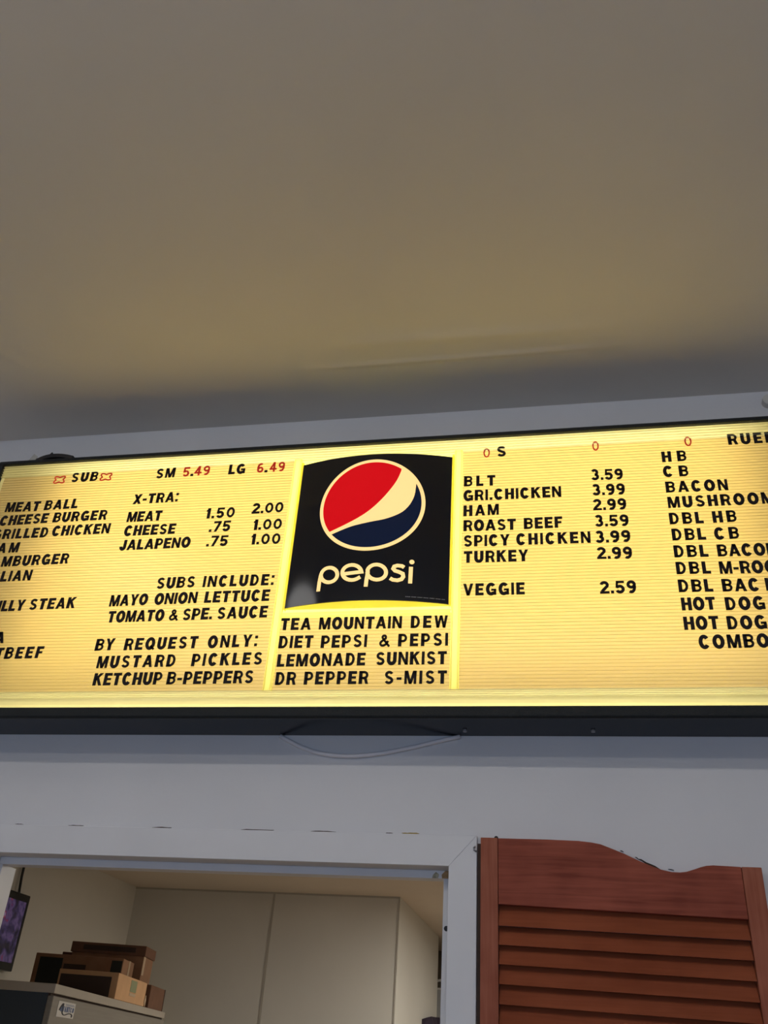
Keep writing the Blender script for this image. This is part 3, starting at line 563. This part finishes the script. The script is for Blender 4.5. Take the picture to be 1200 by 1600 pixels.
# rows of letters and emblem outlines, in metres on the wall plane
ROWS = [
 ('letter', 'black letters reading SUB at the head of the sandwich list', [('SUB', -1.5367, -1.4438, 3.0963, 3.0965)]),
 ('letter', 'black letters reading SM for the small size', [('SM', -1.2392, -1.1752, 3.0923, 3.0943)]),
 ('letter', 'black letters reading LG for the large size', [('LG', -0.9937, -0.9393, 3.0933, 3.0938)]),
 ('letter', 'black letters reading MEAT BALL', [('MEAT', -1.7418, -1.6203, 2.9916, 2.9902), ('BALL', -1.6026, -1.4864, 2.9917, 2.9936)]),
 ('letter', 'black letters reading CHEESE BURGER', [('CHEESE', -1.7457, -1.5772, 2.9395, 2.9429), ('BURGER', -1.5585, -1.3741, 2.9432, 2.9448)]),
 ('letter', 'black letters reading GRILLED CHICKEN', [('GRILLED', -1.7541, -1.5614, 2.8886, 2.889), ('CHICKEN', -1.5475, -1.3518, 2.8921, 2.894)]),
 ('letter', 'black letters reading HAM in the sub list', [('HAM', -1.7574, -1.6481, 2.8372, 2.8379)]),
 ('letter', 'black letters reading HAMBURGER', [('HAMBURGER', -1.7583, -1.4636, 2.7867, 2.7909)]),
 ('letter', 'black letters reading ITALIAN', [('ITALIAN', -1.7559, -1.5738, 2.7337, 2.7364)]),
 ('letter', 'black letters reading PHILLY STEAK', [('PHILLY', -1.7082, -1.5657, 2.632, 2.6341), ('STEAK', -1.5494, -1.3998, 2.6354, 2.6378)]),
 ('letter', 'black letter A at the cut left edge', [('A', -1.6312, -1.5967, 2.5285, 2.5291)]),
 ('letter', 'black letters reading ROAST BEEF in the sub list', [('ROAST', -1.7535, -1.5877, 2.4743, 2.478), ('BEEF', -1.5806, -1.4605, 2.4789, 2.4803)]),
 ('letter', 'black letters reading X-TRA:', [('X-TRA:', -1.2959, -1.1456, 2.9977, 2.9998)]),
 ('letter', 'black letters reading MEAT in the extras', [('MEAT', -1.3014, -1.1872, 2.9323, 2.9326)]),
 ('letter', 'black letters reading CHEESE in the extras', [('CHEESE', -1.3001, -1.1317, 2.8812, 2.8823)]),
 ('letter', 'black letters reading JALAPENO', [('JALAPENO', -1.3029, -1.0733, 2.8302, 2.8319)]),
 ('letter', 'black digits of the price 1.50 beside MEAT', [('1.50', -1.0403, -0.9474, 2.9322, 2.9324)]),
 ('letter', 'black digits of the price 2.00 beside MEAT', [('2.00', -0.8947, -0.7941, 2.9422, 2.9427)]),
 ('letter', 'black digits of the price .75 beside CHEESE', [('.75', -1.0213, -0.9539, 2.8834, 2.8841)]),
 ('letter', 'black digits of the price 1.00 beside CHEESE', [('1.00', -0.8814, -0.7913, 2.8837, 2.8833)]),
 ('letter', 'black digits of the price .75 beside JALAPENO', [('.75', -1.0208, -0.9536, 2.8324, 2.8322)]),
 ('letter', 'black digits of the price 1.00 beside JALAPENO', [('1.00', -0.8809, -0.7892, 2.8331, 2.8318)]),
 ('letter', 'black letters reading SUBS INCLUDE:', [('SUBS', -1.1528, -1.0331, 2.694, 2.6959), ('INCLUDE:', -1.0076, -0.7916, 2.6951, 2.695)]),
 ('letter', 'black letters reading MAYO ONION LETTUCE', [('MAYO', -1.2891, -1.1701, 2.6402, 2.6426), ('ONION', -1.1485, -1.0171, 2.642, 2.644), ('LETTUCE', -0.9936, -0.7982, 2.6438, 2.6449)]),
 ('letter', 'black letters reading TOMATO & SPE. SAUCE', [('TOMATO', -1.2828, -1.1079, 2.5878, 2.5896), ('&', -1.0922, -1.065, 2.5894, 2.5896), ('SPE.', -1.051, -0.9611, 2.5897, 2.5918), ('SAUCE', -0.9466, -0.7973, 2.5915, 2.5933)]),
 ('letter', 'black letters reading BY REQUEST ONLY:', [('BY', -1.2997, -1.2423, 2.5, 2.5014), ('REQUEST', -1.2101, -0.9896, 2.5001, 2.5034), ('ONLY:', -0.9591, -0.8142, 2.5029, 2.5057)]),
 ('letter', 'black letters reading MUSTARD PICKLES', [('MUSTARD', -1.2808, -1.0448, 2.4468, 2.4491), ('PICKLES', -0.9971, -0.7924, 2.4495, 2.452)]),
 ('letter', 'black letters reading KETCHUP B-PEPPERS', [('KETCHUP', -1.2795, -1.0746, 2.395, 2.397), ('B-PEPPERS', -1.0595, -0.81, 2.3968, 2.3987)]),
 ('letter', 'black letters of the first drinks line, topmost of four', [('TEA', -0.7528, -0.6657, 2.553, 2.5527), ('MOUNTAIN', -0.6424, -0.4103, 2.5528, 2.5518), ('DEW', -0.3859, -0.2853, 2.5518, 2.5508)]),
 ('letter', 'black letters of the second drinks line of four', [('DIET', -0.7514, -0.6544, 2.4987, 2.4992), ('PEPSI', -0.6316, -0.5032, 2.4977, 2.4988), ('&', -0.4698, -0.4409, 2.4982, 2.4983), ('PEPSI', -0.4178, -0.2832, 2.4987, 2.4988)]),
 ('letter', 'black letters of the third drinks line of four', [('LEMONADE', -0.7491, -0.5041, 2.4446, 2.4457), ('SUNKIST', -0.4755, -0.2853, 2.4464, 2.4466)]),
 ('letter', 'black letters of the fourth drinks line, lowest of four', [('DR', -0.7472, -0.6897, 2.3927, 2.393), ('PEPPER', -0.6673, -0.4915, 2.3932, 2.3937), ('S-MIST', -0.4491, -0.2837, 2.3929, 2.3926)]),
 ('letter', 'black letter S beside a red zero', [('S', -0.1517, -0.1229, 3.105, 3.1047)]),
 ('letter', 'black letters reading BLT', [('BLT', -0.2481, -0.156, 3.0035, 3.0021)]),
 ('letter', 'black letters reading GRI.CHICKEN', [('GRI.CHICKEN', -0.2489, 0.0314, 2.9527, 2.9519)]),
 ('letter', 'black letters reading HAM in the sandwich list', [('HAM', -0.2481, -0.1464, 2.9, 2.9007)]),
 ('letter', 'black letters reading ROAST BEEF in the sandwich list', [('ROAST', -0.2473, -0.0989, 2.8501, 2.8483), ('BEEF', -0.0766, 0.0303, 2.849, 2.8496)]),
 ('letter', 'black letters reading SPICY CHICKEN', [('SPICY', -0.2466, -0.1169, 2.7994, 2.7981), ('CHICKEN', -0.0988, 0.1038, 2.7984, 2.7969)]),
 ('letter', 'black letters reading TURKEY', [('TURKEY', -0.2449, -0.0669, 2.7475, 2.7462)]),
 ('letter', 'black letters reading VEGGIE', [('VEGGIE', -0.2452, -0.0787, 2.6451, 2.6444)]),
 ('letter', 'black digits of the price 3.59 beside BLT', [('3.59', 0.1168, 0.2066, 3.0038, 3.0019)]),
 ('letter', 'black digits of the price 3.99 beside GRI.CHICKEN', [('3.99', 0.1168, 0.2081, 2.9517, 2.9506)]),
 ('letter', 'black digits of the price 2.99 beside HAM', [('2.99', 0.1162, 0.2079, 2.9015, 2.9005)]),
 ('letter', 'black digits of the price 3.59 beside ROAST BEEF', [('3.59', 0.1175, 0.2099, 2.8482, 2.8467)]),
 ('letter', 'black digits of the price 3.99 beside SPICY CHICKEN', [('3.99', 0.1156, 0.2107, 2.7964, 2.7961)]),
 ('letter', 'black digits of the price 2.99 beside TURKEY', [('2.99', 0.117, 0.2108, 2.7456, 2.7435)]),
 ('letter', 'black digits of the price 2.59 beside VEGGIE', [('2.59', 0.1178, 0.2126, 2.6405, 2.6403)]),
 ('letter', 'black letters of the heading cut by the right edge', [('RUEB', 0.5041, 0.6299, 3.1019, 3.1018)]),
 ('letter', 'black letters reading HB', [('HB', 0.3182, 0.3855, 3.0536, 3.0542)]),
 ('letter', 'black letters reading CB', [('CB', 0.3167, 0.3848, 3.0028, 3.0017)]),
 ('letter', 'black letters reading BACON', [('BACON', 0.3182, 0.4831, 2.9497, 2.9485)]),
 ('letter', 'black letters reading MUSHROOM, cut by the right edge', [('MUSHROOM', 0.3188, 0.5956, 2.8985, 2.8997)]),
 ('letter', 'black letters reading DBL HB', [('DBL', 0.3172, 0.4059, 2.8462, 2.8454), ('HB', 0.4298, 0.4914, 2.8455, 2.8463)]),
 ('letter', 'black letters reading DBL CB', [('DBL', 0.3188, 0.4057, 2.795, 2.7938), ('CB', 0.4276, 0.4901, 2.7928, 2.7936)]),
 ('letter', 'black letters reading DBL BACON', [('DBL', 0.3184, 0.4051, 2.7427, 2.7416), ('BACON', 0.4285, 0.5777, 2.7411, 2.7398)]),
 ('letter', 'black letters reading DBL M-ROOM', [('DBL', 0.3185, 0.4051, 2.6921, 2.6909), ('M-ROOM', 0.4272, 0.6017, 2.6894, 2.6878)]),
 ('letter', 'black letters reading DBL BAC with a cut letter', [('DBL', 0.3185, 0.404, 2.6392, 2.6381), ('BAC', 0.4269, 0.5181, 2.6375, 2.6367), ('L', 0.5329, 0.5517, 2.6368, 2.6368)]),
 ('letter', 'black letters reading HOT DOG, upper of two', [('HOT', 0.3203, 0.4037, 2.5863, 2.5867), ('DOG', 0.4277, 0.5229, 2.5845, 2.5846)]),
 ('letter', 'black letters reading HOT DOG, lower of two', [('HOT', 0.32, 0.4051, 2.5318, 2.5325), ('DOG', 0.4248, 0.5188, 2.531, 2.5313)]),
 ('letter', 'black letters reading COMBO', [('COMBO', 0.3502, 0.5171, 2.4796, 2.4813)]),
 ('letter', 'black point of the small price', [('.', -1.1206, -1.111, 3.0946, 3.0945)]),
 ('letter', 'black point of the large price', [('.', -0.8742, -0.8641, 3.0934, 3.0932)]),
 ('redletter', 'red digits 5 and 49 of the small price', [('5', -1.1479, -1.1251, 3.0936, 3.0936), ('49', -1.1088, -1.0565, 3.0953, 3.095)]),
 ('redletter', 'red digits 6 and 49 of the large price', [('6', -0.9009, -0.8773, 3.0931, 3.0931), ('49', -0.8586, -0.8086, 3.0941, 3.0936)]),
 ('redletter', 'thin red zero beside the letter S', [('0', -0.193, -0.1698, 3.1024, 3.1023)]),
 ('redletter', 'thin red zero above the sandwich prices', [('0', 0.1255, 0.1479, 3.1055, 3.1054)]),
 ('redletter', 'thin red zero above HB', [('0', 0.3839, 0.4076, 3.1034, 3.1033)]),
]
ORN = [(-1.579, 3.1085), (-1.4144, 3.1098)]
GLOBE_PTS = {'top': (-0.5118, 3.0853), 'bot': (-0.5206, 2.772), 'left': (-0.6689, 2.9061), 'right': (-0.3563, 2.929), 'itop': (-0.511, 3.0743), 'ileft': (-0.6593, 2.9056), 'iright': (-0.3674, 2.9266)}
WAVE1 = [(-0.6349, 2.8415), (-0.5846, 2.8628), (-0.5397, 2.8875), (-0.5053, 2.9158), (-0.4715, 2.9567), (-0.4428, 3.0045), (-0.4292, 3.0446)]
WAVE2 = [(-0.6261, 2.8322), (-0.5681, 2.8531), (-0.5172, 2.8643), (-0.4664, 2.8749), (-0.4264, 2.8937), (-0.4044, 2.9165), (-0.3904, 2.946), (-0.385, 2.9763), (-0.3855, 2.9998)]
LOGO_STROKES = [
 [(-0.6459, 2.6531), (-0.6454, 2.6817), (-0.6435, 2.7022), (-0.6422, 2.7082), (-0.6404, 2.7138), (-0.637, 2.7186), (-0.6323, 2.7222), (-0.6266, 2.7243), (-0.6203, 2.7249), (-0.6138, 2.7239), (-0.6077, 2.7213), (-0.6023, 2.7173), (-0.5979, 2.7123), (-0.595, 2.7065), (-0.5936, 2.7004), (-0.5938, 2.6944), (-0.5957, 2.6889), (-0.5991, 2.6842), (-0.6038, 2.6807), (-0.6095, 2.6785), (-0.6157, 2.6779), (-0.622, 2.6789), (-0.6281, 2.6815), (-0.6336, 2.6853), (-0.638, 2.6903), (-0.641, 2.696), (-0.6424, 2.7021)],
 [(-0.5774, 2.7004), (-0.524, 2.7041), (-0.5256, 2.7094), (-0.529, 2.7152), (-0.5339, 2.7202), (-0.54, 2.7241), (-0.5469, 2.7266), (-0.5542, 2.7275), (-0.5613, 2.7268), (-0.5677, 2.7245), (-0.573, 2.7208), (-0.5768, 2.7159), (-0.579, 2.7102), (-0.5792, 2.7041), (-0.5777, 2.6979), (-0.5743, 2.6921), (-0.5695, 2.6871), (-0.5634, 2.6832), (-0.5566, 2.6806), (-0.5494, 2.6796), (-0.5424, 2.6802), (-0.536, 2.6823), (-0.5262, 2.6882)],
 [(-0.5085, 2.6575), (-0.5077, 2.6799), (-0.5057, 2.7007), (-0.5069, 2.7091), (-0.5047, 2.7148), (-0.5008, 2.7196), (-0.4956, 2.7232), (-0.4894, 2.7254), (-0.4825, 2.726), (-0.4756, 2.7249), (-0.4691, 2.7223), (-0.4633, 2.7183), (-0.4588, 2.7132), (-0.4558, 2.7073), (-0.4546, 2.7011), (-0.4551, 2.695), (-0.4573, 2.6894), (-0.4612, 2.6847), (-0.4664, 2.6811), (-0.4726, 2.679), (-0.4793, 2.6784), (-0.4862, 2.6794), (-0.4927, 2.682), (-0.4984, 2.6859), (-0.503, 2.691), (-0.506, 2.6968), (-0.5074, 2.703)],
 [(-0.4056, 2.7181), (-0.4123, 2.7223), (-0.4247, 2.7233), (-0.4329, 2.7202), (-0.4355, 2.7131), (-0.4302, 2.7069), (-0.4186, 2.7032), (-0.4086, 2.6984), (-0.4066, 2.689), (-0.4111, 2.681), (-0.4221, 2.677), (-0.4345, 2.6785), (-0.4426, 2.6832)],
 [(-0.387, 2.7208), (-0.3871, 2.6694)],
]
LOGO_DOT = (-0.3853, 2.7362)

# convex emblem panel
LX0, LX1, LZ0, LZ1 = -0.7455, -0.2835, 2.6165, 3.1060; LXC, LHW = (LX0+LX1)/2, (LX1-LX0)/2
def cy(x): return -0.1500-0.0375*(1-((x-LXC)/LHW)**2)
def curved(cols, dy, th, name, m, parent):
    # cols: list of (x, z_low, z_high); solid patch lying on the curved panel
    mb = MB(); n = len(cols)
    fr = [(x, cy(x)-dy, z) for x, a, b in cols for z in (a, b)]
    mb.add(fr, [(2*i, 2*i+2, 2*i+3, 2*i+1) for i in range(n-1)])          # front, with vertices of its own
    ed = [(x, cy(x)-dy+d, z) for x, a, b in cols for z in (a, b) for d in (0, th)]
    fs = [(0, 1, 3, 2), (4*n-4, 4*n-2, 4*n-1, 4*n-3)]
    for i in range(n-1):
        p = 4*i; q = p+4; fs += [(p, p+1, q+1, q), (p+2, q+2, q+3, p+3), (p+1, p+3, q+3, q+1)]
    mb.add(ed, fs)
    o = part(mb, name, m, parent)
    for k_, p in enumerate(o.data.polygons): p.use_smooth = k_ < n-1
    return o
logo = curved([(x, LZ0, LZ1) for x in lin(LX0, LX1, 48)], 0, 0.003, 'emblem_panel', 'logo_black', board)
logo.parent = board; tag(logo, 'glossy dark convex panel with a red, cream and blue globe and the word below it')
# underside and top closing strips of the bulge
for nm, z in (('underside_strip', LZ0), ('upper_strip', LZ1)):
    mb = MB(); xs2 = lin(LX0-0.004, LX1+0.004, 24)
    for x in xs2: mb.v += [(x, -0.1385, z), (x, min(-0.1465, cy(min(max(x, LX0), LX1))+0.003), z)]
    mb.f = [(2*i, 2*i+2, 2*i+3, 2*i+1) for i in range(len(xs2)-1)]
    part(mb, nm, 'divider')
for x0_, x1_ in ((LX0-0.0075, LX0-0.0005), (LX1+0.0005, LX1+0.0060)):
    part(vsheet([(x0_, -0.1385), (x0_, -0.1505), (x1_, -0.1505), (x1_, -0.1385)], LZ0-0.006, LZ1+0.010), 'edge_strip', 'divider')
GX, GZ, GR, GI = -0.5125, 2.9285, 0.1570, 0.1462
def ctop(x, r): return GZ+math.sqrt(max(0, r*r-(x-GX)**2))
def cbot(x, r): return GZ-math.sqrt(max(0, r*r-(x-GX)**2))
def cosx(r, n=60): return [GX-r*math.cos(math.pi*i/n) for i in range(n+1)]
ring = curved([(x, cbot(x, GR), ctop(x, GR)) for x in cosx(GR)], 0.0012, 0.0014, 'globe', 'logo_cream', logo)
def interp(pts):
    def f(x):
        if x <= pts[0][0]: return None
        for (a, za), (b, zb) in zip(pts, pts[1:]):
            if x <= b: return za+(zb-za)*(x-a)/(b-a)
        return None
    return f
def spline(P, n=8):                   # Catmull-Rom through the measured points
    out = []
    for i in range(len(P)-1):
        p0, p1, p2, p3 = P[max(i-1, 0)], P[i], P[i+1], P[min(i+2, len(P)-1)]
        for k in range(n):
            t_ = k/n
            out.append(tuple(0.5*((2*p1[j])+(-p0[j]+p2[j])*t_+(2*p0[j]-5*p1[j]+4*p2[j]-p3[j])*t_*t_+(-p0[j]+3*p1[j]-3*p2[j]+p3[j])*t_**3) for j in (0, 1)))
    return out+[P[-1]]
w1 = interp(spline(WAVE1)); w2p = [p for p in spline(WAVE2)]
w2p = [p for i, p in enumerate(w2p) if all(p[0] > q[0] for q in w2p[:i])]; w2 = interp(w2p)
colr = []; colb = []
for x in cosx(GI, 120):
    lo, hi = cbot(x, GI), ctop(x, GI)
    a = w1(x)
    if x < WAVE1[0][0]: colr.append((x, lo, hi))
    elif a is not None and a < hi: colr.append((x, max(lo, a), hi))
    b = w2(x)
    if b is not None: colb.append((x, lo, min(hi, max(lo, b))))
    elif x > w2p[-1][0]: colb.append((x, lo, hi))
curved(colr, 0.0020, 0.0014, 'red_field', 'logo_red', logo)
curved(colb, 0.0020, 0.0014, 'blue_field', 'logo_blue', logo)
mapc = lambda x, z, y: (x, cy(x)+y, z)
for i, s_ in enumerate(LOGO_STROKES):
    mb = MB(); mb.ribbon(s_, 0.0108, -0.0012, 0.0002, mapf=mapc)
    if i == 4: mb.ribbon([(LOGO_DOT[0]+0.0035*math.cos(a), LOGO_DOT[1]+0.0035*math.sin(a)) for a in [2*math.pi*k/14 for k in range(14)]], 0.0069, -0.0012, 0.0002, closed=True, mapf=mapc)
    part(mb, 'emblem_letter', 'logo_cream', logo)
mb = MB()
for k in range(46):
    if k % 7 != 6: mb.ribbon([(-0.398+0.0023*k, 2.6285), (-0.3968+0.0023*k, 2.6285)], 0.0018, -0.0009, 0.0002, mapf=mapc)
part(mb, 'fine_print', 'screw', logo)

# black and red changeable letters, one part per row
for mt, label, words in ROWS:
    for wi, (tx, x0, x1, z0, z1) in enumerate(words):
        mb = MB()
        put_word(mb, tx, x0, x1, z0, z1, -0.1432, -0.1415, thin=(0.62 if mt == 'redletter' and tx == '0' else 0.8 if mt == 'redletter' else 1.0))
        tag(part(mb, 'menu_lettering', mt), label if len(words) == 1 else label+', '+('first', 'second', 'third', 'fourth')[wi]+' word')
for (x, z), l in zip(ORN, ('red flower ornament left of SUB', 'red flower ornament right of SUB')):
    pts = []
    for k in range(48):
        a = 2*math.pi*k/48; r = 0.0135*(1+0.30*math.cos(4*a+math.pi))
        pts.append((x+1.35*r*math.cos(a), z+0.95*r*math.sin(a)))
    tag(part(MB().ribbon(pts, 0.0042, -0.1432, -0.1415, closed=True), 'ornament', 'redletter'), l)
for x in (-0.245, 0.081):
    part(MB().tube([(x, -0.05, BZ0+0.003), (x, -0.05, BZ0-0.003)], 0.0055, 10), 'screw', 'screw')

# things on and under the board
o = MB().tube([(x, y, z) for x, y, z in [(-0.758, -0.007, 2.2975), (-0.745, -0.0065, 2.290), (-0.698, -0.006, 2.268), (-0.66, -0.006, 2.255), (-0.624, -0.006, 2.2475), (-0.585, -0.006, 2.2435), (-0.544, -0.006, 2.2435), (-0.505, -0.006, 2.247), (-0.466, -0.006, 2.2525), (-0.42, -0.006, 2.2615), (-0.38, -0.006, 2.270), (-0.335, -0.006, 2.2815), (-0.295, -0.006, 2.291), (-0.262, -0.006, 2.2975)]], 0.0058, 8).build('cable', 'cable', smooth=True)
tag(o, 'pale cable sagging below the black underside of the menu board', 'cable')
o = MB().ribbon([(-1.69, 3.19)]+bez((-1.68, 3.193), (-1.65, 3.214), (-1.60, 3.210), (-1.555, 3.194), 12), 0.014, -0.146, -0.125).build('cord_bundle', 'rubber')
mb2 = MB().tube([(-1.66, -0.13, 3.205), (-1.645, -0.13, 3.226), (-1.632, -0.13, 3.207)], 0.006, 8)
tag(o, 'flat black cord lying on the left end of the menu board', 'cord')
k = mb2.build('loop', 'rubber', o)
o = MB().prism([(-1.712, 3.191), (-1.688, 3.191), (-1.683, 3.205), (-1.699, 3.216)], -0.149, -0.147).build('tape_scrap', 'tape')
tag(o, 'grey scrap of tape beside the black cord on the menu board', 'tape')
o = MB().tube([(0.674, 0.0, 3.352), (0.674, -0.022, 3.352)], 0.020, 16).build('wall_cap', 'whiteplastic')
o.name = 'wall_cap'; tag(o, 'small round white fitting on the wall above the right end of the menu board', 'fitting')

# ------------------------------------------------------------------ ceiling strip lights (overhead, behind the view)
for y, mt, l in ((-2.08, 'stripglow', 'ceiling strip light nearest the menu board'), (-3.05, 'stripglow_far', 'ceiling strip light farther from the menu board')):
    t = thing('ceiling_light', l, 'light', (-0.5, y, CZ), 0, 'ceiling strip lights')
    mb = MB(); mb.box(-1.9, 1.9, -0.05, 0.05, -0.045, -0.002)
    mb.build('housing', 'trim', t)
    box(-1.88, 1.88, -0.022, 0.022, -0.079, -0.045).build('diffuser', mt, t)
t = thing('ceiling_light', 'round ceiling light left of the menu board, mirrored in the emblem panel', 'light', (-1.86, -1.30, CZ))
MB().tube([(0, 0, -0.002), (0, 0, -0.03)], 0.29, 32).build('housing', 'trim', t)
MB().tube([(0, 0, -0.0295), (0, 0, -0.033)], 0.26, 32).build('diffuser', 'roundglow', t)
